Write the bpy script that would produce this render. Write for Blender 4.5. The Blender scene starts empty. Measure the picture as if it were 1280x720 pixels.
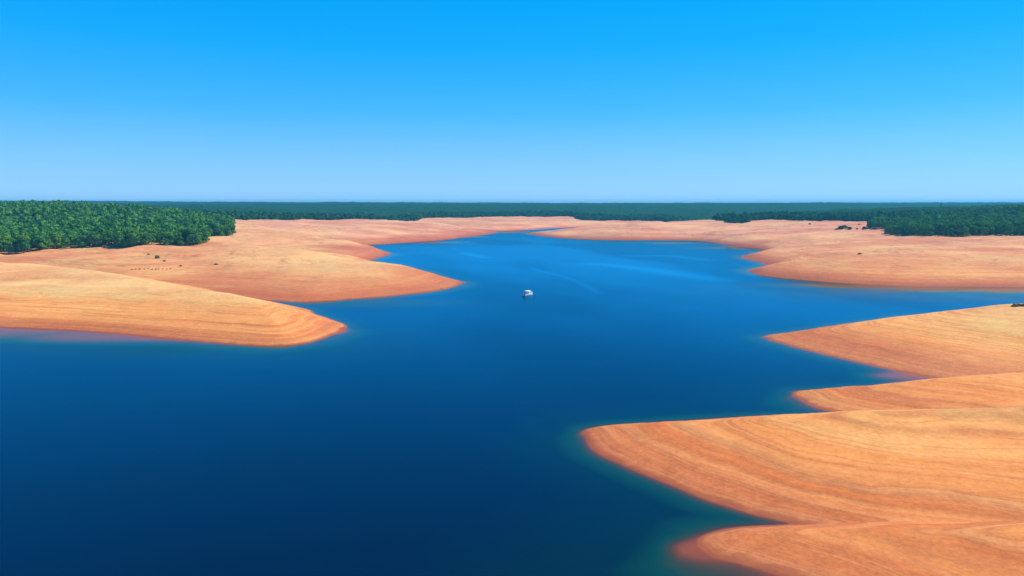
import bpy, math
import numpy as np
from mathutils import Vector
R = math.radians
rng = np.random.default_rng(11)
scn = bpy.context.scene
COL = scn.collection

# ------------------------------------------------------------------ camera
CAM_H, FPX, HZ = 60.0, 900.0, 254.0
PITCH = math.atan((360 - HZ) / FPX)
cd = bpy.data.cameras.new('camera'); cam = bpy.data.objects.new('camera', cd); COL.objects.link(cam)
cam.location = (0, 0, CAM_H); cam.rotation_euler = (math.pi/2 - PITCH, 0, 0)
cd.sensor_width = 36; cd.lens = FPX/1280*36; cd.clip_start = 1; cd.clip_end = 60000
scn.camera = cam

def ray(px, py):
    a = (px - 640)/FPX; b = (360 - py)/FPX
    cp, sp = math.cos(PITCH), math.sin(PITCH)
    return np.array([a, cp + b*sp, -sp + b*cp])
def ground(px, py, z=0.0):
    d = ray(px, py); t = (z - CAM_H)/d[2]
    return np.array([d[0]*t, d[1]*t])

# ------------------------------------------------------------------ noise
def _hash(ix, iy, seed):
    h = (ix.astype(np.int64)*374761393 + iy.astype(np.int64)*668265263 + seed*974634777) & 0xffffffff
    h = ((h ^ (h >> 13))*1274126177) & 0xffffffff
    h = h ^ (h >> 16)
    return (h & 0xffff)/65535.0*2 - 1
def vnoise(x, y, wl, seed=0):
    x = x/wl; y = y/wl
    ix = np.floor(x); iy = np.floor(y); fx = x-ix; fy = y-iy
    ux = fx*fx*fx*(fx*(fx*6-15)+10); uy = fy*fy*fy*(fy*(fy*6-15)+10)
    a = _hash(ix, iy, seed); b = _hash(ix+1, iy, seed); c = _hash(ix, iy+1, seed); d = _hash(ix+1, iy+1, seed)
    return (a*(1-ux)+b*ux)*(1-uy) + (c*(1-ux)+d*ux)*uy
def fbm(x, y, wl, oct=4, seed=0):
    s = 0; a = 1.0
    for k in range(oct):
        ca, sa = math.cos(k*1.1), math.sin(k*1.1)
        s = s + a*vnoise(x*ca - y*sa, x*sa + y*ca, wl, seed+k); wl *= .5; a *= .5
    return s

# ------------------------------------------------------------------ landmasses
def seg_dist(x, y, pts, closed):
    """squared distance to a polyline, index parameter of the nearest point"""
    n = len(pts); best = np.full(x.shape, 1e18); par = np.zeros(x.shape)
    for i in range(n if closed else n-1):
        a = pts[i]; b = pts[(i+1) % n]; ex, ey = b-a; L = ex*ex+ey*ey+1e-9
        t = np.clip(((x-a[0])*ex+(y-a[1])*ey)/L, 0, 1)
        dx = x-a[0]-t*ex; dy = y-a[1]-t*ey; d = dx*dx+dy*dy
        m = d < best; best = np.where(m, d, best); par = np.where(m, i+t, par)
    return np.sqrt(best), par
def inside(x, y, pts):
    c = np.zeros(x.shape, bool); n = len(pts)
    for i in range(n):
        x1, y1 = pts[i]; x2, y2 = pts[(i+1) % n]
        if y1 == y2: continue
        c ^= ((y1 > y) != (y2 > y)) & (x < (x2-x1)*(y-y1)/(y2-y1)+x1)
    return c
def catmull(P, n=5):
    P = [np.array(p, float) for p in P]; out = []
    for i in range(len(P)-1):
        p0 = P[max(i-1, 0)]; p1 = P[i]; p2 = P[i+1]; p3 = P[min(i+2, len(P)-1)]
        for k in range(n):
            t = k/n
            q = .5*((2*p1)+(-p0+p2)*t+(2*p0-5*p1+4*p2-p3)*t*t+(-p0+3*p1-3*p2+p3)*t**3)
            out.append(q)
    out.append(P[-1]); return out

class Land:
    def __init__(self, front, crest, tail, A=8., L=50., S=.03, sub=.12, slopes=(.25, .25), side=1):
        f = [ground(*p) for p in catmull(front, 4)]
        self.poly = np.array(f + [np.array(t, float) for t in tail])
        self.A, self.L, self.S, self.sub, self.side = A, L, S, sub, side
        self.crest = None
        if crest:
            cz = []
            for (px, py) in catmull(crest, 4):
                d = ray(px, py); t0 = CAM_H/-d[2]
                ts = np.linspace(t0*.55, t0*1.0, 900)
                X = d[0]*ts; Y = d[1]*ts; Z = CAM_H + d[2]*ts
                g = self.front_h(X, Y)
                hit = np.nonzero(g >= Z)[0]
                i = hit[0] if len(hit) else len(ts)-1
                cz.append((X[i], Y[i], max(Z[i], 0.05)))
            cz = np.array(cz)
            for _ in range(4): cz[1:-1] = .25*cz[:-2]+.5*cz[1:-1]+.25*cz[2:]
            self.crest = cz
            self.cs = np.linspace(slopes[0], slopes[1], len(cz)) if len(slopes) == 2 else np.interp(np.linspace(0, 1, len(cz)), np.linspace(0, 1, len(slopes)), slopes)
    def front_h(self, x, y):
        d, _ = seg_dist(x, y, self.poly, True)
        d = np.where(inside(x, y, self.poly), d, -d)
        up = self.A*(1-np.exp(-np.maximum(d, 0)/self.L)) + self.S*np.maximum(d, 0)
        return np.where(d > 0, up, self.sub*d - np.maximum(-d-8, 0)*.10)
    def height(self, x, y):
        z = self.front_h(x, y)
        if self.crest is None: return z
        c = self.crest
        d, par = seg_dist(x, y, c[:, :2], False)
        i = np.clip(par.astype(int), 0, len(c)-2); fr = par - i
        zc = c[i, 2]*(1-fr)+c[i+1, 2]*fr; s = self.cs[i]*(1-fr)+self.cs[i+1]*fr
        ex = c[i+1, 0]-c[i, 0]; ey = c[i+1, 1]-c[i, 1]
        cross = ex*(y-c[i, 1]) - ey*(x-c[i, 0])
        sd = np.where(cross*self.side > 0, d, -d)
        # past the tip the crest line runs on under water, sinking
        e = c[min(6, len(c)-1), :2]-c[0, :2]; e = e/np.hypot(*e)
        ax = (x-c[0, 0])*e[0]+(y-c[0, 1])*e[1]; pp = (e[0]*(y-c[0, 1])-e[1]*(x-c[0, 0]))*self.side
        end = ax < 0
        sd = np.where(end, pp, sd); sink = np.where(end, -ax*max(.06, self.sub), 0)
        zb = zc - s*sd
        zb = np.where(sd < 0, zc + np.maximum(s, .12)*(-sd), zb) - sink
        k = np.clip(zc*.35, .1, 2.2)
        h = np.clip(.5+.5*(zb-z)/k, 0, 1)
        return zb*(1-h)+z*h - k*h*(1-h)*.7

FAR = 9000.
LANDS = [
 # nearest spit, bottom right, with a shallow shoal off its tip
 Land([(874,684),(880,690),(892,698),(920,706),(960,716),(1000,728),(1100,765),(1300,850),(1500,960)],
      [(874,680),(880,673),(900,667.5),(940,663),(1020,661),(1140,658),(1280,655),(1500,650)],
      [(900,60),(900,500),(-60,300)], A=5, L=45, S=.03, sub=.045, slopes=(.22,.3,.3)),
 # big contour-banded spit
 Land([(728,546),(734,556),(752,569),(800,590),(850,611),(900,630),(960,648),(1020,662),(1100,680),(1300,715),(1600,760)],
      [(727,541),(735,536),(760,531),(800,528),(900,521.5),(1020,514),(1150,509),(1280,505),(1500,498)],
      [(1200,100),(1200,900),(-150,600)], A=7, L=70, S=.06, sub=.24, slopes=(.3,.34,.36)),
 # low spit between
 Land([(996,497),(1004,505),(1020,511),(1040,516),(1100,528),(1300,560),(1500,590)],
      [(994,494),(1003,489),(1020,486.5),(1100,480),(1200,470),(1280,463),(1500,450)],
      [(1300,300),(1300,900),(0,700)], A=7, L=60, S=.05, sub=.12, slopes=(.25,.32,.34)),
 # third spit with steep cut bank
 Land([(959,422),(968,427),(985,432),(1020,441.5),(1060,451),(1110,461),(1155,470),(1300,497),(1500,530)],
      [(958,420.5),(975,417),(1000,413.5),(1060,405),(1100,399),(1200,387),(1258,380),(1330,377),(1500,368)],
      [(1500,400),(1500,1200),(50,900)], A=9, L=60, S=.035, sub=.14, slopes=(.2,.25,.25)),
 # left spit
 Land([(429,410.5),(425,415),(412,421),(388,428),(350,432.5),(300,431.5),(213,423.5),(107,414),(0,409),(-200,402),(-500,394)],
      [(429,409),(423,404),(390,392.5),(330,376),(317,372),(233,357),(143,341),(50,331),(0,328),(-150,322),(-400,316)],
      [(-1600,500),(-1600,1500),(700,1300),(500,560)], A=11.5, L=42, S=.016, sub=.08, slopes=(.32,.32,.28,.2,.2), side=-1),
 # second left spit
 Land([(578,353),(570,358),(555,362),(513,368),(447,373.5),(380,378),(345,377),(300,373),(260,368),(100,362),(-200,350),(-500,345)],
      [(578,352),(562,348),(540,343),(520,338),(490,331),(465,326.5),(447,324),(420,320),(380,315),(320,309),(250,304)],
      [(-2500,700),(-2500,2500),(0,2500),(300,1200)], A=7.5, L=45, S=.032, sub=.12, slopes=(.25,.25,.25,.22,.2,.18,.15,.12), side=-1),
 # third left spit
 Land([(488,317.5),(475,322),(460,326),(430,330),(380,333),(300,336),(100,338)],
      [(488,316.5),(470,311),(447,305),(420,301),(393,298),(347,291),(297,287),(200,282)],
      [(-2500,900),(-2500,3500),(-300,3500),(100,1500)], A=7.5, L=45, S=.034, sub=.12, slopes=(.3,.3,.25,.2,.15,.1), side=-1),
 # far left bank
 Land([(600,294),(592,297),(580,299),(550,300.5),(513,303),(467,306),(430,307.5),(380,308),(300,308),(0,308)],
      [(600,292.5),(585,286.5),(567,282.5),(540,278.5),(520,277)],
      [(-2500,1000),(-2500,FAR),(-200,FAR),(300,2300),(150,1700)], A=8, L=50, S=.030, sub=.12, slopes=(.15,.12,.1), side=-1),
 # land at the head of the lake
 Land([(480,288),(560,288),(600,288.6),(619,289),(640,288.4),(654,287.8),(678,286.2),(700,285),(760,284),(900,284)],
      None, [(4000,2600),(6000,FAR),(-6000,FAR),(-4000,1700)], A=7, L=50, S=.030),
 # far right bank with two small spits
 Land([(659,291.6),(668,293.5),(675,294.5),(702,297.5),(760,300),(831,300.3),(878,301.2),(895,303.5),(911,306),(930,308.5),(948,310.5),(958,313),
       (940,317.5),(927,321),(938,325),(950,328),(962,331.5),(948,334.5),(937,338),(942,341.5),(960,345),(1000,349.5),(1050,353.5),(1130,357.5),(1200,358),(1280,358.5),(1500,359),(1800,360)],
      [(658,291.2),(668,289.5),(680,288),(702,285.5),(730,283),(770,281)],
      [(6000,500),(6000,FAR),(600,FAR),(200,2300)], A=12, L=42, S=.024, sub=.10, slopes=(.12,.12,.12,.08)),
 # low spurs on the far right bank
 Land([(925,321.5),(934,324),(944,326.5),(956,328.5),(1000,335),(1100,345)],
      [(925,320.8),(935,318.5),(948,315.5),(961,312.6),(980,309),(1001,306),(1050,301)],
      [(900,750),(900,1400),(280,1300)], A=12, L=40, S=.02, sub=.14, slopes=(.4,.35,.25)),
 Land([(936,338.5),(944,342),(960,345),(1000,349.5),(1050,353.5),(1130,357.5),(1200,358),(1280,358.5),(1500,359)],
      [(936,337.6),(948,334.2),(961,331.2),(980,327.5),(1001,324),(1040,319.5),(1100,316),(1200,313)],
      [(1200,600),(1200,1200),(300,1000)], A=12, L=45, S=.02, sub=.14, slopes=(.4,.35,.25)),
 Land([(878,301.4),(895,303.5),(911,306),(940,309.5),(1000,318)],
      [(878,301),(900,297.5),(930,293.5),(970,290),(1010,288)],
      [(900,1000),(900,1700),(300,1600)], A=12, L=45, S=.02, sub=.14, slopes=(.4,.35,.25)),
]

SHOALS_AND_REFLECTIONS = [tuple(ground(px, py)) + (sx, sy) for (px, py, sx, sy) in ((-40, 414, 90, 46), (110, 421, 60, 24), (1300, 362, 120, 62), (1150, 359, 100, 34), (1130, 470, 22, 9), (925, 308, 40, 16), (840, 304, 60, 30), (590, 296, 50, 30), (872, 686, 6.5, 5))]
def H(x, y):
    x = np.asarray(x, float); y = np.asarray(y, float)
    z = np.full(x.shape, -14.0)
    for L in LANDS: z = np.maximum(z, L.height(x, y))
    # bed raised off banks to imitate their brown reflection; true shoal at near tip
    sh = np.zeros(x.shape)
    for (cx, cy, sx, sy) in SHOALS_AND_REFLECTIONS: sh = np.maximum(sh, np.exp(-(((x-cx)/sx)**2+((y-cy)/sy)**2)**2))
    z = np.where(z < 0, z*(1-.98*sh), z)
    r = np.hypot(x, y)
    az = np.arctan2(x, y)
    far = 14 + (r-2300)*.016
    hill = 47 + 5*fbm(x, y, 2600, 3, 5) + 14*np.clip((-az-.10)/.45, 0, 1)*np.clip((r-3000)/2500, 0, 1) + 3*np.clip((az-.3)/.2, 0, 1)*np.clip((r-3000)/2000, 0, 1)
    far = np.minimum(far, hill)
    z = np.where(r > 2100, np.maximum(z, far), z)
    z = np.where(z > hill, hill, z)
    lift = np.clip(z/6, 0, 1)
    z = z + lift*(26*np.exp(-.5*((x+880)/330)**2-.5*((y-1150)/240)**2) + 15*np.exp(-.5*((x-1080)/330)**2-.5*((y-1420)/300)**2))
    z = z + lift*(1.0+.9*np.clip((y-450)/300, 0, 1))*fbm(x, y, 90, 3, 21) + lift*np.clip((r-900)/900, 0, 1)*2.0*vnoise(x, y, 380, 31) + lift*.8*np.clip((y-420)/250, 0, 1)*fbm(x, y, 34, 3, 25)
    # gullies and small ribs on the dry slopes, uneven shoreline
    z = z + np.clip(z/3, 0, 1)*.22*fbm(x, y, 17, 3, 41) + .19*(1-.93*sh)*fbm(x, y, 23, 3, 61)
    # wave-cut terraces left by the falling water
    t = (z + .25*vnoise(x, y, 60, 71))/0.85
    fr = t - np.floor(t)
    st = (np.floor(t) + fr**2.2)*.85 - .25*vnoise(x, y, 60, 71)
    w = np.clip(z*3, 0, 1)*np.clip((11-z)/5, 0, 1)*.42
    z = z*(1-w) + st*w
    return np.maximum(z, -14.)

def hit(px, py, tmax=6000):
    d = ray(px, py)
    ts = np.geomspace(70, tmax, 2500)
    X = d[0]*ts; Y = d[1]*ts; Z = CAM_H+d[2]*ts
    g = np.maximum(H(X, Y), 0)
    k = np.nonzero(g >= Z)[0]
    i = k[0] if len(k) else len(ts)-1
    return float(X[i]), float(Y[i]), float(g[i])

# ------------------------------------------------------------------ mesh helpers
def mesh_obj(name, verts, faces, mat=None, parent=None, smooth=False, nside=4):
    me = bpy.data.meshes.new(name)
    verts = np.asarray(verts, np.float32); faces = np.asarray(faces, np.int32)
    me.vertices.add(len(verts)); me.vertices.foreach_set('co', verts.ravel())
    n = faces.shape[1]
    me.loops.add(faces.size); me.loops.foreach_set('vertex_index', faces.ravel())
    me.polygons.add(len(faces)); me.polygons.foreach_set('loop_start', np.arange(0, faces.size, n, dtype=np.int32))
    if smooth: me.polygons.foreach_set('use_smooth', np.ones(len(faces), bool))
    me.update(calc_edges=True); me.validate()
    if mat: me.materials.append(mat)
    o = bpy.data.objects.new(name, me); COL.objects.link(o)
    if parent: o.parent = parent
    return o
def tag(o, label=None, cat=None, group=None, kind=None):
    if label: o['label'] = label
    if cat: o['category'] = cat
    if group: o['group'] = group
    if kind: o['kind'] = kind
    return o

# ------------------------------------------------------------------ materials
def new_mat(name):
    m = bpy.data.materials.new(name); m.use_nodes = True
    m.node_tree.nodes.clear(); return m, m.node_tree.nodes, m.node_tree.links
class N:
    def __init__(s, m): s.n = m.node_tree.nodes; s.l = m.node_tree.links
    def __call__(s, t, _ins=None, **kw):
        nd = s.n.new(t)
        for k, v in kw.items(): setattr(nd, k, v)
        for k, v in (_ins or {}).items():
            if isinstance(v, bpy.types.NodeSocket): s.l.new(v, nd.inputs[k])
            else: nd.inputs[k].default_value = v
        return nd
    def math(s, op, a, b=0.0, c=None, clamp=False):
        ins = {0: a, 1: b}
        if c is not None: ins[2] = c
        return s('ShaderNodeMath', ins, operation=op, use_clamp=clamp).outputs[0]
    def mix(s, f, a, b, blend='MIX'):
        nd = s('ShaderNodeMix', data_type='RGBA', blend_type=blend)
        for i, v in ((0, f), (6, a), (7, b)):
            if isinstance(v, bpy.types.NodeSocket): s.l.new(v, nd.inputs[i])
            else: nd.inputs[i].default_value = v
        return nd.outputs[2]
    def noise(s, vec, scale, detail=4, rough=.55, dist=0.0):
        return s('ShaderNodeTexNoise', {'Vector': vec, 'Scale': scale, 'Detail': detail, 'Roughness': rough, 'Distortion': dist}).outputs['Fac']
    def ramp(s, f, stops, interp='LINEAR'):
        nd = s('ShaderNodeValToRGB', {0: f}); cr = nd.color_ramp; cr.interpolation = interp
        cr.elements[0].position, cr.elements[0].color = stops[0][0], stops[0][1]
        cr.elements[1].position, cr.elements[1].color = stops[-1][0], stops[-1][1]
        for p, c in stops[1:-1]:
            e = cr.elements.new(p); e.color = c
        return nd.outputs[0]
def g4(v): return (v, v, v, 1)

def sand_material():
    m, _, _ = new_mat('dry_lakebed'); q = N(m)
    geo = q('ShaderNodeNewGeometry'); P = geo.outputs['Position']
    sep = q('ShaderNodeSeparateXYZ', {0: P}); x, y, z = sep.outputs
    flat = q('ShaderNodeCombineXYZ', {0: x, 1: y, 2: 0.0}).outputs[0]
    big = q.noise(flat, .006, 3)                      # slow drift of bands and tints
    mid = q.noise(flat, .035, 5, .6)
    zd = q.math('ADD', z, q.math('MULTIPLY', q.math('SUBTRACT', mid, .5), 1.5))
    zd = q.math('ADD', zd, q.math('MULTIPLY', q.math('SUBTRACT', big, .5), 5.0))
    zf = q.math('ADD', z, q.math('MULTIPLY', q.math('SUBTRACT', mid, .5), .45))
    band_v = q('ShaderNodeCombineXYZ', {0: q.math('MULTIPLY', x, .004), 1: q.math('MULTIPLY', y, .004), 2: zf}).outputs[0]
    wide = q.noise(band_v, .62, 2, .5)
    fine = q.noise(band_v, 2.6, 5, .68)
    # base by height over the water
    hgt = q.math('DIVIDE', zd, 22.0, clamp=True)
    base = q.ramp(hgt, [(0, (.46, .10, .030, 1)), (.06, (.56, .135, .036, 1)), (.12, (.68, .185, .044, 1)), (.25, (.72, .225, .052, 1)), (.45, (.72, .27, .070, 1)), (.7, (.64, .23, .08, 1)), (1, (.56, .21, .10, 1))])
    w = q.ramp(wide, [(.36, g4(0)), (.43, g4(.55)), (.50, g4(.35)), (.58, g4(1))])
    wdk = q.ramp(wide, [(.28, g4(0)), (.36, g4(1)), (.40, g4(.9)), (.445, g4(0))])
    base = q.mix(q.math('MULTIPLY', wdk, .8), base, (.50, .155, .045, 1))
    line_v = q('ShaderNodeCombineXYZ', {0: q.math('MULTIPLY', x, .003), 1: q.math('MULTIPLY', y, .003), 2: q.math('MULTIPLY_ADD', zf, 1.0, 31.7)}).outputs[0]
    lines = q.noise(line_v, 1.5, 3, .6)
    c = q.mix(q.math('MULTIPLY', w, .75), base, q.mix(.6, base, (.86, .42, .12, 1)))
    dk = q.ramp(fine, [(.32, g4(1)), (.46, g4(0)), (.5, g4(0)), (.75, g4(0))])
    c = q.mix(q.math('MULTIPLY', dk, .5), c, (.40, .115, .038, 1))
    c = q.mix(q.math('MULTIPLY', q.ramp(lines, [(.43, g4(0)), (.47, g4(1)), (.485, g4(1)), (.51, g4(0))]), .42), c, (.36, .105, .036, 1))
    lt = q.ramp(fine, [(.5, g4(0)), (.64, g4(1)), (.8, g4(0))])
    c = q.mix(q.math('MULTIPLY', lt, .22), c, (.82, .46, .20, 1))
    # pale yellow dried grass on the higher ground
    gr = q.noise(flat, .016, 6, .62)
    gm = q.math('MULTIPLY', q.ramp(gr, [(.47, g4(0)), (.62, g4(1))]), q.math('MULTIPLY_ADD', z, .25, -1.2, clamp=True))
    c = q.mix(q.math('MULTIPLY', gm, .55), c, (.58, .42, .14, 1))
    # salmon tint growing with distance up the valley
    dist = q.math('MULTIPLY_ADD', y, .0013, -.50, clamp=True)
    c = q.mix(q.math('MULTIPLY', dist, .6), c, (.66, .30, .21, 1))
    # scattered dark scrub stains and gully dirt
    gl = q.noise(flat, .09, 6, .7, .6)
    c = q.mix(q.math('MULTIPLY', q.ramp(gl, [(.56, g4(0)), (.68, g4(.9))]), q.math('MULTIPLY_ADD', z, .10, -.35, clamp=True)), c, (.27, .13, .05, 1))
    # uneven tints: salmon clay, pale silt
    pt = q.noise(q('ShaderNodeCombineXYZ', {0: q.math('MULTIPLY', x, .6), 1: y, 2: q.math('MULTIPLY', z, 6.0)}).outputs[0], .013, 5, .6)
    far_f = q.math('MULTIPLY_ADD', y, .0025, -.7, clamp=True)
    c = q.mix(q.math('MULTIPLY', q.ramp(pt, [(.40, g4(1)), (.50, g4(0))]), q.math('MULTIPLY_ADD', far_f, .40, .12)), c, (.50, .14, .060, 1))
    c = q.mix(q.math('MULTIPLY', q.ramp(pt, [(.53, g4(0)), (.64, g4(1))]), q.math('MULTIPLY_ADD', far_f, .30, .20)), c, (.84, .47, .17, 1))
    c = q.mix(q.math('MULTIPLY', q('ShaderNodeAttribute', attribute_name='clay').outputs['Fac'], .7), c, (.40, .10, .046, 1))
    c = q.mix(q.math('MULTIPLY', q('ShaderNodeAttribute', attribute_name='silt').outputs['Fac'], .6), c, (.78, .50, .20, 1))
    # grain
    gn = q.noise(P, .9, 6, .75)
    c = q.mix(.40, c, q.ramp(gn, [(.3, g4(.25)), (.7, g4(.85))]), 'OVERLAY')
    gn2 = q.noise(P, .22, 4, .7)
    c = q.mix(.22, c, q.ramp(gn2, [(.35, g4(.3)), (.65, g4(.75))]), 'OVERLAY')
    # dark dendritic gullies on the open ground, damp foot of the far banks
    gu = q.noise(q('ShaderNodeCombineXYZ', {0: q.math('MULTIPLY', x, .75), 1: q.math('MULTIPLY', y, .55), 2: 0.0}).outputs[0], .030, 5, .68, .9)
    gu = q.ramp(q.math('ABSOLUTE', q.math('SUBTRACT', gu, .5)), [(.004, g4(1)), (.022, g4(0))])
    gmask = q.math('MULTIPLY', q.ramp(q.noise(flat, .011, 3, .5), [(.47, g4(0)), (.58, g4(1))]), q.math('MULTIPLY', far_f, q.math('MULTIPLY_ADD', z, .2, -1.0, clamp=True)))
    c = q.mix(q.math('MULTIPLY', q.math('MULTIPLY', gu, gmask), .65), c, (.30, .13, .055, 1))
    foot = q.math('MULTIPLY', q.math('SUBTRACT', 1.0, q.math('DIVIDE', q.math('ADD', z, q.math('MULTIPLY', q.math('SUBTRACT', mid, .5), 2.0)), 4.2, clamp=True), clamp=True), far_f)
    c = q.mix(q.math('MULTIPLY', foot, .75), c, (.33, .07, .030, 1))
    # wet rim at the waterline and mud under water
    zw = q.math('ADD', z, q.math('MULTIPLY', q.math('SUBTRACT', gn2, .5), .5))
    c = q.mix(q.ramp(zw, [(0.0, g4(.95)), (.18, g4(.7)), (.38, g4(0))]), c, (.30, .068, .018, 1))
    c = q.mix(1.0, c, (1, .93, .83, 1), 'MULTIPLY')
    f2 = q.noise(q('ShaderNodeCombineXYZ', {0: q.math('MULTIPLY', x, .06), 1: q.math('MULTIPLY', y, .06), 2: q.math('MULTIPLY', z, 5.0)}).outputs[0], 1.0, 6, .7)
    h = q.math('ADD', q.math('MULTIPLY', gn, .35), q.math('MULTIPLY', f2, .5))
    bump = q('ShaderNodeBump', {'Strength': .55, 'Distance': .6, 'Height': h}).outputs[0]
    rough = q.ramp(zw, [(0.0, g4(.55)), (.5, g4(.95))])
    b = q('ShaderNodeBsdfPrincipled', {'Base Color': c, 'Roughness': rough, 'Normal': bump, 'Specular IOR Level': .2})
    q('ShaderNodeOutputMaterial', {0: b.outputs[0]})
    return m

def water_material():
    m, _, _ = new_mat('lake_water'); q = N(m)
    geo = q('ShaderNodeNewGeometry'); P = geo.outputs['Position']
    dep = q('ShaderNodeAttribute', attribute_name='depth').outputs['Fac']
    ruf = q('ShaderNodeAttribute', attribute_name='slick').outputs['Fac']
    sep = q('ShaderNodeSeparateXYZ', {0: P}); x, y, z = sep.outputs
    n1 = q.noise(P, .55, 3, .6); n2 = q.noise(P, .12, 4, .6)
    h = q.math('ADD', q.math('MULTIPLY', n1, .12), q.math('MULTIPLY', n2, .5))
    fr = q('ShaderNodeFresnel', {'IOR': 1.33}).outputs[0]
    frs = q.math('MULTIPLY', q.math('MINIMUM', fr, .58), q.math('MULTIPLY_ADD', ruf, .55, .88))
    body = q.ramp(q.math('DIVIDE', dep, 9.0, clamp=True), [(0, (.05, .055, .02, 1)), (.07, (.008, .045, .030, 1)), (.11, (.003, .040, .030, 1)), (.24, (.0006, .014, .020, 1)), (1, (.0002, .006, .021, 1))])
    dif = q('ShaderNodeBsdfDiffuse', {'Color': body})
    calm = q.math('MAXIMUM', q.math('SUBTRACT', .6, q.math('DIVIDE', dep, 5.0, clamp=True), clamp=True), q('ShaderNodeAttribute', attribute_name='shelter').outputs['Fac'])
    tr = q('ShaderNodeBsdfTransparent', {'Color': q.ramp(q.math('DIVIDE', dep, 1.4, clamp=True), [(0, (.95, .88, .72, 1)), (1, (.20, .50, .26, 1))])})
    vis = q.math('POWER', 2.718, q.math('MULTIPLY', q.math('MAXIMUM', dep, 0.0), -3.6))
    bump = q('ShaderNodeBump', {'Strength': q.math('MULTIPLY_ADD', calm, -.34, .36, clamp=True), 'Distance': 1.0, 'Height': h}).outputs[0]
    under = q('ShaderNodeMixShader', {0: vis, 1: dif.outputs[0], 2: tr.outputs[0]})
    gl = q('ShaderNodeBsdfGlossy', {'Color': q.mix(calm, (.10, .79, 1, 1), (.82, .76, .70, 1)), 'Roughness': q.math('MULTIPLY_ADD', calm, -.19, .22), 'Normal': bump})  # mirror colour tinted: blue on ripples, warm in calm to suggest bank reflections
    ms = q('ShaderNodeMixShader', {0: frs, 1: under.outputs[0], 2: gl.outputs[0]})
    q('ShaderNodeOutputMaterial', {0: ms.outputs[0]})
    return m

def leaf_material(name, dark, light, olive):
    m, _, _ = new_mat(name); q = N(m)
    geo = q('ShaderNodeNewGeometry'); P = geo.outputs['Position']
    oi = q('ShaderNodeObjectInfo').outputs['Random']
    clump = q.noise(P, .22, 3, .6)
    tree = q.noise(P, .085, 3, .6)
    f = q.math('ADD', q.math('MULTIPLY', clump, .75), q.math('MULTIPLY', geo.outputs['Random Per Island'], .28))
    c = q.mix(q.math('SUBTRACT', f, .08, clamp=True), dark, light)
    c = q.mix(q.ramp(tree, [(.42, g4(0)), (.62, g4(.8))]), c, olive)
    c = q.mix(q.math('MULTIPLY', oi, .35), c, light)
    d = q('ShaderNodeBsdfDiffuse', {'Color': c}); t = q('ShaderNodeBsdfTranslucent', {'Color': c})
    mx = q('ShaderNodeMixShader', {0: .18, 1: d.outputs[0], 2: t.outputs[0]})
    q('ShaderNodeOutputMaterial', {0: mx.outputs[0]})
    return m
def plain(name, col, rough=.5, metal=0.0, var=.15, scale=3.0, **kw):
    m, _, _ = new_mat(name); q = N(m)
    P = q('ShaderNodeTexCoord').outputs['Object']
    n = q.noise(P, scale, 4, .6)
    c = q.mix(n, tuple(v*(1-var) for v in col[:3])+(1,), tuple(min(1, v*(1+var)) for v in col[:3])+(1,))
    ins = {'Base Color': c, 'Roughness': rough, 'Metallic': metal}; ins.update(kw)
    b = q('ShaderNodeBsdfPrincipled', ins); q('ShaderNodeOutputMaterial', {0: b.outputs[0]})
    return m
SAND = sand_material(); WATER = water_material()
LEAF = leaf_material('forest_leaves', (.010, .065, .028, 1), (.11, .31, .060, 1), (.16, .33, .020, 1))
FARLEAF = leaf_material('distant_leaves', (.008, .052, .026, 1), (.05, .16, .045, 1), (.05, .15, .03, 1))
BARK = plain('bark', (.16, .11, .075), .9, scale=6)
SCRUB = leaf_material('scrub_leaves', (.24, .15, .055, 1), (.42, .26, .10, 1), (.30, .22, .075, 1))

# ------------------------------------------------------------------ ground and water sheets
def polar(cols_front, cols_back, rows, r0, r1, half=R(47)):
    a = np.concatenate([np.linspace(-half, half, cols_front, endpoint=False), np.linspace(half, 2*math.pi-half, cols_back, endpoint=False)])
    r = np.concatenate([[r0], np.geomspace(60, r1, rows-1)])
    A, RR = np.meshgrid(a, r)
    return RR*np.sin(A), RR*np.cos(A), len(a), rows
def quads(nc, nr, wrap=True):
    i = np.arange(nr-1)[:, None]*nc; j = np.arange(nc if wrap else nc-1)[None, :]; jn = (j+1) % nc
    return np.stack([i+j, i+jn, i+nc+jn, i+nc+j], -1).reshape(-1, 4)
X, Y, nc, nr = polar(1150, 160, 880, .5, 11500)
Z = H(X, Y)
F = quads(nc, nr)
V = np.stack([X, Y, Z], -1).reshape(-1, 3)
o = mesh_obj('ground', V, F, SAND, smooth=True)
fx, fy = V[:, 0], V[:, 1]; nearm = (fy > 60) & (fy < 1900)
hs_ = np.stack([L.height(fx[nearm], fy[nearm]) for L in LANDS]); own = hs_.argmax(0); nz = .5*fbm(fx[nearm], fy[nearm], 70, 3, 55); zz = V[nearm, 2]
silt = np.zeros(len(V)); clay = np.zeros(len(V))
silt[nearm] = np.where(np.isin(own, (1, 3, 4)), np.clip((zz-7.5+2*nz)/3.5, 0, 1), np.where(own == 5, .85*np.clip((zz-7.5)/3, 0, 1)*np.clip((fx[nearm]+330)/120, 0, 1), np.where(own == 6, .6*np.clip((zz-9)/4, 0, 1), 0)))*np.clip(.8+nz, 0, 1)
clay[nearm] = np.where(own == 5, np.clip((11-zz)/7+nz, 0, 1)*.8, 0) + np.where(own == 6, np.clip((13-zz)/8+nz, 0, 1), 0) + np.where(own == 7, np.clip((8-zz)/5+.4+nz, 0, 1), 0) + np.where(own >= 10, np.clip((8-zz)/5, 0, 1), np.clip(0*zz, 0, 1)) + np.where(own == 3, np.clip((5-zz)/2.5, 0, 1)*.7, 0) + np.where((own < 3) | (own == 4), np.clip((2.2-zz+nz)/1.8, 0, 1)*.45, 0) + np.where(own == 9, np.clip((6-zz)/5, 0, 1)*.9+.1, 0)
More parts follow.
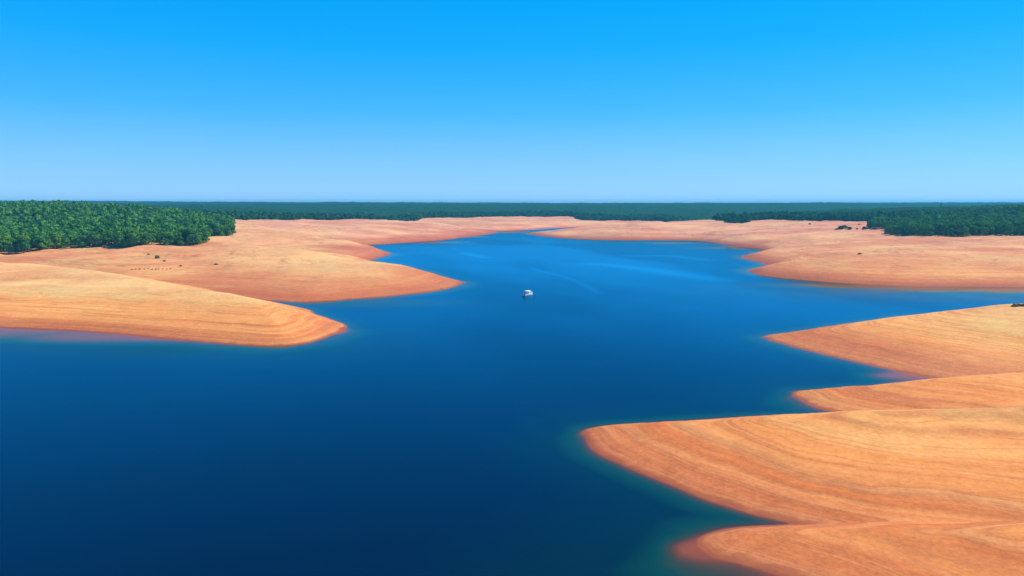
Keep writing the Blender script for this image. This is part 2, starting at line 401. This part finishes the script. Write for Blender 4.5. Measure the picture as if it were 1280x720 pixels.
clay = np.clip(clay, 0, 1)
for nm_, arr_ in (('silt', silt), ('clay', clay)):
    at = o.data.attributes.new(nm_, 'FLOAT', 'POINT'); at.data.foreach_set('value', arr_.astype(np.float32))
tag(o, 'dry orange lakebed and land around the lake', kind='structure')
zf = Z.ravel()
keep = (zf[F].min(1) < .35) & (np.hypot(V[F[:, 0], 0], V[F[:, 0], 1]) < 2600)
Fw = F[keep]; used = np.unique(Fw); remap = np.full(len(V), -1); remap[used] = np.arange(len(used))
Vw = V[used].copy(); depth = -Vw[:, 2].copy(); Vw[:, 2] = 0
w = mesh_obj('water', Vw, remap[Fw], WATER, smooth=True); tag(w, 'deep blue calm lake water', kind='structure')
at = w.data.attributes.new('depth', 'FLOAT', 'POINT'); at.data.foreach_set('value', depth.astype(np.float32))
# smoother slicks on the wind-rippled water and the old wake of the boat
wx, wy = Vw[:, 0], Vw[:, 1]
sl = fbm(wx+wy*.25, wy*.45, 130, 4, 91)
slick = np.clip(sl+.25, 0, 1)*.5*np.clip((wy-120)/350, 0, 1)
def streak(pix, width, amt):
    pts = np.array([ground(*p) for p in catmull(pix, 6)])
    m = (wy > 250) & (wy < 1300)
    d = np.full(wx.shape, 1e3); dd, par = seg_dist(wx[m], wy[m], pts, False)
    d[m] = dd; return amt*np.exp(-(d/width)**2)
slick += streak([(664,335),(680,340),(705,346),(728,355),(748,366)], 3.4, .38)
slick += streak([(580,316),(592,319),(606,322)], 9, .5)
slick += streak([(745,330),(790,334),(840,341),(900,350)], 16, .45)
slick += streak([(790,320),(840,320),(880,325)], 12, .4)
at = w.data.attributes.new('slick', 'FLOAT', 'POINT'); at.data.foreach_set('value', np.clip(slick, 0, 1).astype(np.float32))

# sheltered strips where the banks mirror in still water
sh = np.zeros(wx.shape)
for (px, py, sx, sy) in ((20, 420, 110, 34), (230, 436, 70, 14), (430, 379, 60, 14), (1230, 366, 120, 40), (1040, 357, 60, 18), (1150, 472, 35, 10), (930, 310, 60, 30), (540, 303, 60, 25), (640, 290, 50, 60)):
    g = ground(px, py); sh = np.maximum(sh, np.exp(-((wx-g[0])/sx)**2-((wy-g[1])/sy)**2))
at = w.data.attributes.new('shelter', 'FLOAT', 'POINT'); at.data.foreach_set('value', np.clip(sh, 0, 1).astype(np.float32))

# ------------------------------------------------------------------ trees
def ico(sub):
    import bmesh
    bm = bmesh.new(); bmesh.ops.create_icosphere(bm, subdivisions=sub, radius=1)
    v = np.array([p.co[:] for p in bm.verts]); f = np.array([[p.index for p in fc.verts] for fc in bm.faces]); bm.free()
    return v, f
ICO1, ICO2 = ico(1), ico(2)
def crown_arrays(r, rad, hgt, base, lobes, per, leaf, core=.8, solid=ICO2):
    """leaf clump quads over uneven lobes, round a rough solid core added to block light; tris doubled to quads"""
    VS, FS = [], []; n0 = 0
    cen = []
    for k in range(lobes):
        a = r.uniform(0, 2*math.pi); rr = rad*math.sqrt(r.uniform(0, 1))*.62
        zz = base + hgt*r.uniform(.16, .80)
        s = rad*r.uniform(.36, .58)*(1.05-.3*(rr/rad))
        cen.append((rr*math.cos(a), rr*math.sin(a), zz - .25*rr, s))
    cen.append((0, 0, base+hgt*.72, rad*.5))
    for (cx, cy, cz, s) in cen:
        v, f = solid
        vv = v*s*core*np.array([1, 1, .8])*(1+r.uniform(-.16, .16, (len(v), 1))) + [cx, cy, cz]
        VS.append(vv); FS.append(np.concatenate([f, f[:, 2:3]], 1)+n0); n0 += len(vv)
        d = r.normal(size=(per, 3)); d /= np.linalg.norm(d, axis=1)[:, None]; d[:, 2] = np.where(d[:, 2] < -.5, -d[:, 2], d[:, 2])
        c = d*s*r.uniform(.82, 1.12, (per, 1))*np.array([1, 1, .85]) + [cx, cy, cz]
        nrm = d + r.normal(scale=.55, size=(per, 3)); nrm /= np.linalg.norm(nrm, axis=1)[:, None]
        t = np.cross(nrm, r.normal(size=(per, 3))); t /= np.linalg.norm(t, axis=1)[:, None]; b = np.cross(nrm, t)
        sz = leaf*r.uniform(.55, 1.2, (per, 1))
        q = np.stack([c-t*sz-b*sz*.7, c+t*sz*.6-b*sz, c+t*sz+b*sz*.7, c-t*sz*.7+b*sz], 1).reshape(-1, 3)
        VS.append(q); FS.append(np.arange(per*4).reshape(-1, 4)+n0); n0 += per*4
    return np.concatenate(VS), np.concatenate(FS)
def tube(p0, p1, r0, r1, n=7):
    p0 = np.array(p0, float); p1 = np.array(p1, float); d = p1-p0; d /= np.linalg.norm(d)
    t = np.cross(d, [0.3, .9, .1]); t /= np.linalg.norm(t); b = np.cross(d, t)
    a = np.linspace(0, 2*math.pi, n, endpoint=False)
    ring = np.cos(a)[:, None]*t + np.sin(a)[:, None]*b
    v = np.concatenate([p0+ring*r0, p1+ring*r1]); j = np.arange(n); jn = (j+1) % n
    return v, np.stack([j, jn, jn+n, j+n], 1)
def trunk_arrays(r, hgt, rad):
    VS, FS, n0 = [], [], 0
    def add(a):
        nonlocal n0
        VS.append(a[0]); FS.append(a[1]+n0); n0 += len(a[0])
    lean = r.uniform(-.4, .4, 2); mid = (lean[0], lean[1], hgt*.4); top = (lean[0]*1.6, lean[1]*1.6, hgt*.8)
    add(tube((0, 0, -1.2), mid, .34, .24)); add(tube(mid, top, .24, .08))
    for k in range(5):
        a = r.uniform(0, 6.28); h0 = r.uniform(.3, .6); s = (mid[0]*h0/.4, mid[1]*h0/.4, hgt*h0)
        add(tube(s, (s[0]+math.cos(a)*rad*.6, s[1]+math.sin(a)*rad*.6, s[2]+hgt*.2), .13, .04, 5))
    return np.concatenate(VS), np.concatenate(FS)

PROTO = []
for k in range(6):
    r = np.random.default_rng(100+k)
    hgt = 12.5 + r.uniform(-1, 2.2); rad = 4.6 + r.uniform(-.5, 1.0)
    PROTO.append((crown_arrays(r, rad, hgt-1.2, .5, 11+k % 3, 100, .62), trunk_arrays(r, hgt*.9, rad)))
LITE = [crown_arrays(np.random.default_rng(200+k), 5.0, 10.5, 1.4, 6, 26, 1.15, solid=ICO1) for k in range(5)]
TINY = [crown_arrays(np.random.default_rng(300+k), 5.6, 11., 1.0, 3, 6, 2.0, core=.95, solid=ICO1) for k in range(5)]
def merge(name, protos, pos, r, smin, smax, mat):
    VS, FS, n0 = [], [], 0
    for (x, y, z) in pos:
        v, f = protos[r.integers(len(protos))]; a = r.uniform(0, 6.28); s = r.uniform(smin, smax)
        ca, sa = math.cos(a)*s, math.sin(a)*s
        VS.append(np.stack([v[:, 0]*ca-v[:, 1]*sa+x, v[:, 0]*sa+v[:, 1]*ca+y, v[:, 2]*s*r.uniform(.85, 1.15)+z], -1)); FS.append(f+n0); n0 += len(v)
    return mesh_obj(name, np.concatenate(VS), np.concatenate(FS), mat)

def base_line(pix):
    """forest edge: azimuth (x/y) -> distance of the first trees"""
    t, D = [], []
    for (px, py) in pix:
        x, y, z = hit(px, py); t.append((px-640)/FPX); D.append(math.hypot(x, y))
    return np.array(t), np.array(D)
def az_of(x, y): return x/np.maximum(y, 1)*math.cos(PITCH)

def scatter(step, x0, x1, y0, y1, r, jit=.42):
    gx, gy = np.meshgrid(np.arange(x0, x1, step), np.arange(y0, y1, step*.87))
    gx = gx + (np.arange(gx.shape[0]) % 2)[:, None]*step/2
    gx = gx.ravel()+r.uniform(-jit, jit, gx.size)*step; gy = gy.ravel()+r.uniform(-jit, jit, gy.size)*step
    return gx, gy

# the two near woods: edge towards the camera and depth behind it
LB = base_line([(-420,330),(-200,325),(-60,319),(0,317.5),(20,318.5),(50,314),(80,312),(140,309),(160,310),(200,307),(232,308),(255,306.5),(261,305),(263,296),(285,296),(293,294.5)])
RB = base_line([(1075,287.5),(1090,287),(1104,286.5),(1107,294),(1150,295.5),(1200,296),(1280,294.5),(1400,294),(1700,294)])
def wood(bl, x0, x1, y0, y1, depth, step, seed, a_lo, a_hi):
    r = np.random.default_rng(seed)
    x, y = scatter(step, x0, x1, y0, y1, r)
    a = az_of(x, y); D = np.hypot(x, y); d0 = np.interp(a, bl[0], bl[1])
    dep = np.interp(a, depth[0], depth[1])
    m = (D > d0+3) & (D < d0+dep) & (a > a_lo) & (a < a_hi)
    x, y, D, d0 = x[m], y[m], D[m], d0[m]
    z = H(x, y) - .3
    o = np.argsort(D-d0)
    return np.stack([x, y, z], -1)[o], (D-d0)[o]
tl = lambda px: (px-640)/FPX
Lw, Ld = wood(LB, -900, -150, 450, 1500, ([tl(-400), tl(0), tl(150), tl(230), tl(293)], [650, 620, 580, 520, 330]), 8.6, 7, tl(-110), tl(294))
Rw, Rd = wood(RB, 380, 1300, 700, 1900, ([tl(1075), tl(1105), tl(1160), tl(1280)], [60, 160, 520, 700]), 9.0, 8, tl(1084), tl(1400))
def in_view(P): return np.abs((P[:, 0]/P[:, 1])*FPX*math.cos(PITCH)) < 648
def place_wood(P, D, n_ind, labels, group, seed, stuff_name, stuff_label):
    r = np.random.default_rng(seed)
    v = in_view(P); ind = np.zeros(len(P), bool); ind[np.nonzero(v)[0][:n_ind]] = True
    for (x, y, z), d in zip(P[ind], D[ind]):
        k = int(r.integers(len(PROTO_ME))); s = r.choice([.78, .95, 1.1, 1.35])*r.uniform(.9, 1.1)
        e = bpy.data.objects.new('broadleaf_tree', None); COL.objects.link(e)
        e.location = (x, y, z); e.rotation_euler = (0, 0, r.uniform(0, 6.28)); e.scale = (s, s, s*r.uniform(.88, 1.12))
        tag(e, labels[0] if d < 14 else labels[1], 'tree', group)
        for nm, me in (('crown', PROTO_ME[k][0]), ('trunk', PROTO_ME[k][1])):
            c = bpy.data.objects.new(nm, me); COL.objects.link(c); c.parent = e
    o = merge(stuff_name, LITE, P[~ind], r, .75, 1.3, LEAF)
    tag(o, stuff_label, kind='stuff')
PROTO_ME = []
for (cv, tv) in PROTO:
    ms = []
    for nm, arr, mt in (('crown', cv, LEAF), ('trunk', tv, BARK)):
        o = mesh_obj(nm, arr[0], arr[1], mt); ms.append(o.data); bpy.data.objects.remove(o)
    PROTO_ME.append(ms)
place_wood(Lw, Ld, 170, ('broad dark green tree in the front row of the wood on the left shore', 'green treetop behind the front row of the wood on the left shore'),
           'trees of the wood on the left shore', 5, 'forest', 'dense green wood rising behind the front trees of the left shore')
place_wood(Rw, Rd, 110, ('dark green tree in the front row of the wood on the far right bank', 'hazy green treetop behind the front row of the right bank wood'),
           'trees of the wood on the far right bank', 6, 'forest', 'hazy green wood behind the front trees of the far right bank')

# far woods: merged crowns at the edge, a lumpy canopy behind
FB = base_line([(-500,275),(295,275.3),(420,275.5),(525,276),(530,273.2),(560,272.6),(600,271.4),(650,270.8),(713,270.8),(720,273),(729,275.8),(820,276.3),(905,276.3),(907,279),(934,279),(936,276),(1000,276),(1090,277.3),(1300,278),(1800,278)])
r = np.random.default_rng(31)
x, y = scatter(9.5, -1300, 1600, 1000, 2900, r)
a = az_of(x, y); D = np.hypot(x, y); d0 = np.interp(a, FB[0], FB[1])
m = (D > d0+2) & (D < d0+150) & (np.abs(a) < .80)
x, y, a = x[m], y[m], a[m]; P = np.stack([x, y, H(x, y)-.3], -1)
for nm, lo, hi, lb in (('forest', -9, tl(528), 'blue green distant wood beyond the left bank'), ('forest', tl(528), tl(722), 'faint blue distant wood at the head of the lake'), ('forest', tl(722), 9, 'teal distant wood beyond the right bank')):
    s = (a >= lo) & (a < hi)
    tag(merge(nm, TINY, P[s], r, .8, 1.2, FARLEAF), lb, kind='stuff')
# canopy sheet reaching the horizon
aa = np.linspace(-.82, .82, 1400); rr = np.concatenate([np.linspace(0, 900, 260), np.geomspace(905, 9000, 260)])
A, Q = np.meshgrid(np.arctan(aa), rr)
D0 = np.interp(np.tan(A)*math.cos(PITCH), FB[0], FB[1]) + 14
RRR = D0 + Q
CX, CY = RRR*np.sin(A), RRR*np.cos(A)
lump = fbm(CX, CY, 15, 3, 77)*2.0 + vnoise(CX, CY, 7, 78)*1.2 + fbm(CX, CY, 160, 2, 79)*1.5 + np.clip((RRR-3000)/3000, 0, 1)*vnoise(CX, CY, 45, 80)*2.5
CZ = H(CX, CY) + 8.2 + lump
CZ[0] = H(CX[0], CY[0]) - 1
CV = np.stack([CX, CY, CZ], -1).reshape(-1, 3)
o = mesh_obj('forest', CV, quads(1400, len(rr), wrap=False), leaf_material('far_canopy_shaded', (.010, .050, .026, 1), (.022, .085, .035, 1), (.022, .08, .02, 1)), smooth=False)  # darker greens paint the crowns' self-shading onto the flat sheet
tag(o, 'endless blue green woodland reaching the horizon', kind='stuff')

# ------------------------------------------------------------------ bushes standing alone
def bush_arrays(seed, rad, hgt, per=60, leaf=.28):
    r = np.random.default_rng(seed); return crown_arrays(r, rad, hgt, -hgt*.15, 6, per, leaf, core=.75, solid=ICO2)
def bush(px, py, rad, hgt, label, mat=SCRUB, seed=0, name='bush', cat='bush', group=None, stems=True):
    x, y, z = hit(px, py)
    e = bpy.data.objects.new(name, None); COL.objects.link(e); e.location = (x, y, z-.1)
    tag(e, label, cat, group)
    v, f = bush_arrays(seed, rad, hgt, leaf=max(.25, rad*.12)); mesh_obj('foliage', v, f, mat, e)
    rr = np.random.default_rng(seed+1); VS, FS, n0 = [], [], 0
    for k in range(4):
        a = rr.uniform(0, 6.28); t = tube((0, 0, -.3), (math.cos(a)*rad*.5, math.sin(a)*rad*.5, hgt*.7), .07, .02, 5)
        VS.append(t[0]); FS.append(t[1]+n0); n0 += len(t[0])
    mesh_obj('stem', np.concatenate(VS), np.concatenate(FS), BARK, e)
    return e
BUSHES = [
 (196,323,3.0,2.6,'olive shrub alone on the orange sand below the left wood','L'),
 (186,318.5,1.6,1.1,'small brown shrub just left of the olive shrub on the sand','S'),
 (205,327,1.5,1.0,'low brown scrub just below the olive shrub on the sand','S'),
 (226,333,1.6,1.0,'dry scrub at the bend of the gully on the left sand','S'),
 (270,331,2.0,.9,'wide brown scrub on the middle of the second left spit','S'),
 (1050,286.5,5.2,4.5,'large dark green bush, leftmost of the far right bank clump','D'),
 (1056,285.5,4.8,5.0,'pale topped green bush in the middle of the far clump','L'),
 (1062,286.8,4.2,3.8,'dark low bush at the right end of the far clump','D'),
 (1046,287.2,2.8,2.0,'small dark bush at the left end of the far clump','D'),
 (1071.5,287,2.0,2.2,'tiny round bush alone between the clump and the small tree','D'),
 (1080,286.8,3.4,5.2,'small dark tree at the tip of the right bank wood','D'),
 (1074,281,2.2,1.6,'low distant scrub above the tiny round bush','D'),
 (1074,318,2.4,1.1,'small olive scrub on the open right bank','S'),
 (1012,280.5,3.0,2.0,'low dark scrub on the far pink sand left of the clump','S'),
 (1268,383,1.5,1.0,'brown scrub on the crest of the third right spit','S'),
 (1273,383,1.6,1.1,'brown scrub beside another on the crest of the third right spit','S'),
 (1279,383,1.5,1.1,'brown scrub at the picture edge on the third right spit','S'),
]
DGREEN = leaf_material('dark_bush_leaves', (.012, .04, .016, 1), (.04, .09, .03, 1), (.05, .09, .03, 1))
OLIVE = leaf_material('olive_bush_leaves', (.08, .12, .04, 1), (.20, .25, .09, 1), (.22, .25, .08, 1))
for i, (px, py, ra, hg, lb, k) in enumerate(BUSHES):
    bush(px, py, ra, hg, lb, {'L': OLIVE, 'S': SCRUB, 'D': DGREEN}[k], seed=400+i*3, cat='bush')
# dotted row of little scrubs along the old beach below the left wood
for i, px in enumerate(np.linspace(166, 213, 11)):
    bush(px+rng.uniform(-1, 1), 337.3-(px-166)*.02+rng.uniform(-.4, .4), rng.uniform(.5, .9), .6, 'tiny brown scrub in the dotted row below the left wood', SCRUB, seed=600+i, group='dotted row of tiny scrubs on the left sand')

# two trees that stand out over the woods
for (px, D_, ytop, lb) in ((1169, 2300, 250.6, 'single dark tree sticking up over the horizon above the right bank wood'), (163, 930, 258.5, 'slender taller tree poking out of the canopy of the left wood')):
    a_ = math.atan((px-640)/FPX/math.cos(PITCH)); x, y = D_*math.sin(a_), D_*math.cos(a_)
    z = float(H(np.array([x]), np.array([y]))[0]); top = CAM_H + (HZ-ytop)*D_/FPX
    k = max(1.0, (top-z)/14.); e = bpy.data.objects.new('tall_tree', None); COL.objects.link(e)
    e.location = (x, y, z-.3); e.scale = (.42, .42, k); tag(e, lb, 'tree')
    for nm, me in (('crown', PROTO_ME[1][0]), ('trunk', PROTO_ME[1][1])):
        c = bpy.data.objects.new(nm, me); COL.objects.link(c); c.parent = e

# ------------------------------------------------------------------ the boat
def box(bm, c, s, rot=None, taper=1.0):
    import bmesh
    g = bmesh.ops.create_cube(bm, size=1)['verts']
    for v in g:
        k = taper if v.co.z > 0 else 1
        v.co = Vector((v.co.x*s[0]*k, v.co.y*s[1]*k, v.co.z*s[2])) + Vector(c)
    return g
def bmo(name, bm, mat, parent, bev=.02):
    me = bpy.data.meshes.new(name); bm.to_mesh(me); bm.free(); me.materials.append(mat)
    o = bpy.data.objects.new(name, me); COL.objects.link(o); o.parent = parent
    if bev:
        md = o.modifiers.new('bevel', 'BEVEL'); md.width = bev; md.segments = 2
    return o
def build_boat():
    import bmesh
    WHITE = plain('gelcoat', (.80, .80, .80), .25, var=.04)
    CANVAS = plain('canopy_canvas', (.82, .82, .84), .7, var=.05)
    SEAT = plain('seat_vinyl', (.62, .34, .34), .5, var=.08)
    DECK = plain('deck', (.62, .50, .46), .7, var=.1)
    GLASS = plain('tinted_glass', (.18, .24, .28), .08, var=.0)
    STEEL = plain('steel', (.6, .6, .62), .3, 1.0, var=.05)
    BLACK = plain('engine_cowl', (.45, .46, .48), .35, var=.1)
    t = bpy.data.objects.new('motorboat', None); COL.objects.link(t)
    x, y = ground(660, 369); t.location = (x, y, 0); t.rotation_euler = (0, 0, R(52)); t.scale = (1.2, 1.2, 1.2)
    tag(t, 'small white motorboat with a canopy, alone on the open blue water', 'boat')
    # hull: lofted sections, +X is the bow
    secs = [(-3.9, 1.22, .95), (-2.5, 1.32, .98), (-.5, 1.36, 1.02), (1.4, 1.22, 1.12), (2.8, .84, 1.26), (3.7, .36, 1.40), (4.2, .04, 1.5)]
    prof = [(0, -.42), (.62, -.22), (.86, .12), (.97, .62), (1.0, 1.0), (.90, 1.0), (.86, .55), (0, .45)]
    bm = bmesh.new(); rings = []
    for (sx, hw, top) in secs:
        ring = []
        for sgn, seq in ((1, prof), (-1, prof[::-1])):
            for (f, hz) in seq:
                if sgn == -1 and f == 0: continue
                zz = hz*top if hz > 0 else hz*(1-.5*max(0, sx-1.4)/2.8)
                ring.append(bm.verts.new((sx, sgn*f*hw, zz)))
        rings.append(ring)
    for a, b in zip(rings, rings[1:]):
        n = len(a)
        for i in range(n):
            bm.faces.new((a[i], a[(i+1) % n], b[(i+1) % n], b[i]))
    bm.faces.new(rings[0]); bm.faces.new(rings[-1][::-1])
    bmesh.ops.recalc_face_normals(bm, faces=bm.faces)
    hull = bmo('hull', bm, WHITE, t, 0)
    bm = bmesh.new(); box(bm, (-.6, 0, .62), (5.6, 2.1, .05)); bmo('deck', bm, DECK, t, .01)
    bm = bmesh.new(); box(bm, (2.3, 0, 1.16), (2.3, 1.15, .12), taper=.8); bmo('foredeck', bm, WHITE, t, .04)
    bm = bmesh.new()
    vs = [bm.verts.new(p) for p in ((2.46, -.74, 1.2), (2.46, .74, 1.2), (2.28, .66, 1.92), (2.28, -.66, 1.92))]; bm.faces.new(vs)
    bmesh.ops.solidify(bm, geom=bm.faces[:], thickness=.03); bmo('windscreen', bm, GLASS, t, 0)
    for (sx, sy, ln) in ((-.5, -.5, .6), (-.5, .5, .6)):
        bm = bmesh.new(); box(bm, (sx, sy, .95), (.6, ln, .18)); box(bm, (sx-.3, sy, 1.25), (.14, ln, .55)); bmo('seat', bm, SEAT, t, .04)
    bm = bmesh.new(); box(bm, (-3.1, 0, .95), (.7, 1.9, .5)); box(bm, (-3.45, 0, 1.3), (.16, 1.9, .4)); bmo('stern_bench', bm, SEAT, t, .05)
    # low cabin ahead of the cockpit with side windows
    bm = bmesh.new(); box(bm, (1.3, 0, 1.55), (2.2, 1.7, .95), taper=.82); cab = bmo('cabin', bm, WHITE, t, .08)
    for sy in (.80, -.80):
        bm = bmesh.new(); box(bm, (1.3, sy, 1.62), (1.5, .06, .36)); bmo('window', bm, GLASS, cab, .01)
    # canopy: arched roof on four posts
    bm = bmesh.new(); n = 12
    for k in range(n+1):
        u = k/n*2-1
        for sx in (-3.2, -1.2, .9):
            bm.verts.new((sx, u*1.3, 2.45+.28*(1-u*u)+(.06 if sx == -1.2 else 0)))
    bm.verts.ensure_lookup_table()
    for k in range(n):
        for j in range(2):
            i = k*3+j; bm.faces.new([bm.verts[q] for q in (i, i+1, i+4, i+3)])
    bmesh.ops.solidify(bm, geom=bm.faces[:], thickness=.06); can = bmo('canopy', bm, CANVAS, t, 0)
    for sx, sy, tx in ((-3.0, 1.18, -2.6), (-3.0, -1.18, -2.6), (.7, 1.18, .8), (.7, -1.18, .8)):
        v, f = tube((tx, sy, .95), (sx, sy, 2.48), .035, .035, 8); mesh_obj('canopy_post', v, f, STEEL, t)
    VS, FS, n0 = [], [], 0
    pts = [(1.2, 1.15, 1.6), (2.6, .85, 1.75), (3.7, .36, 1.95), (4.25, 0, 2.0), (3.7, -.36, 1.95), (2.6, -.85, 1.75), (1.2, -1.15, 1.6)]
    for a, b in zip(pts, pts[1:]): v, f = tube(a, b, .025, .025, 6); VS.append(v); FS.append(f+n0); n0 += len(v)
    for p in pts: v, f = tube((p[0], p[1]*.97, 1.1), p, .02, .02, 6); VS.append(v); FS.append(f+n0); n0 += len(v)
    mesh_obj('bow_rail', np.concatenate(VS), np.concatenate(FS), STEEL, t)
    bm = bmesh.new(); box(bm, (-4.25, 0, 1.1), (.55, .42, .6), taper=.75); mo = bmo('outboard_motor', bm, BLACK, t, .08)
    bm = bmesh.new(); box(bm, (-4.25, 0, .35), (.2, .12, 1.1)); box(bm, (-4.25, 0, -.2), (.5, .1, .1)); bmo('motor_leg', bm, BLACK, mo, .02)
build_boat()

# ------------------------------------------------------------------ light and air
SUN_EL, SUN_AZ = R(49), R(72)      # azimuth clockwise from the view direction
sv = Vector((math.sin(SUN_AZ)*math.cos(SUN_EL), math.cos(SUN_AZ)*math.cos(SUN_EL), math.sin(SUN_EL)))
ld = bpy.data.lights.new('sun', 'SUN'); ld.energy = 5.0; ld.angle = R(.53); ld.color = (1, .95, .86)
lo = bpy.data.objects.new('sun', ld); COL.objects.link(lo); lo.location = (0, 0, 300); lo.rotation_euler = sv.to_track_quat('Z', 'Y').to_euler()
wd = bpy.data.worlds.new('World'); scn.world = wd; wd.use_nodes = True
nt = wd.node_tree; nt.nodes.clear(); q = N(wd)
sky = q('ShaderNodeTexSky', sky_type='NISHITA', sun_disc=False, sun_elevation=SUN_EL, sun_rotation=SUN_AZ, air_density=1.0, dust_density=0.0, ozone_density=3.0, altitude=0)
hs = q('ShaderNodeHueSaturation', {'Saturation': 1.1, 'Value': 1.0, 'Hue': .5, 'Color': sky.outputs[0]})
tc = q('ShaderNodeTexCoord').outputs['Generated']
el = q('ShaderNodeSeparateXYZ', {0: tc}).outputs[2]
grade = q.ramp(el, [(0, (.45, .80, 1.8, 1)), (.03, (.40, .76, 1.6, 1)), (.08, (.34, .78, 1.45, 1)), (.16, (.16, .74, 1.36, 1)), (.28, (.0, .82, 1.24, 1)), (1, (.05, .7, 1.2, 1))])
cg = q.mix(1.0, hs.outputs[0], grade, 'MULTIPLY')
own = q.ramp(el, [(0, (.33, .62, .92, 1)), (.05, (.23, .57, .93, 1)), (.12, (.055, .49, .97, 1)), (.20, (.0, .44, 1, 1)), (.32, (.0, .37, .98, 1)), (1, (.0, .20, .62, 1))])
own = q('ShaderNodeVectorMath', {0: own, 3: 7.0}, operation='SCALE').outputs[0]
cg = q.mix(.65, cg, own)
bg = q('ShaderNodeBackground', {'Color': cg, 'Strength': .12})
q('ShaderNodeOutputWorld', {0: bg.outputs[0]})
# haze box
m, _, _ = new_mat('haze_air'); q = N(m)
vol = q('ShaderNodeVolumePrincipled', {'Color': (.12, .66, 1.0, 1), 'Density': 0.95e-4, 'Anisotropy': .1})
out = q('ShaderNodeOutputMaterial'); m.node_tree.links.new(vol.outputs[0], out.inputs['Volume'])
B, z0, z1 = 11600, -15.5, 95
v = [(sx*B, sy*B, sz) for sz in (z0, z1) for sx, sy in ((-1, -1), (1, -1), (1, 1), (-1, 1))]
hz = mesh_obj('haze', v, [(3, 2, 1, 0), (4, 5, 6, 7), (0, 1, 5, 4), (1, 2, 6, 5), (2, 3, 7, 6), (3, 0, 4, 7)], m)
tag(hz, 'thin pale blue haze over the whole valley', kind='stuff')

vs = scn.view_settings; vs.view_transform = 'Standard'; vs.look = 'None'; vs.exposure = 0.25; vs.gamma = 1
scn.cycles.max_bounces = 6; scn.cycles.volume_bounces = 0; scn.cycles.transparent_max_bounces = 6
scn.cycles.use_denoising = True
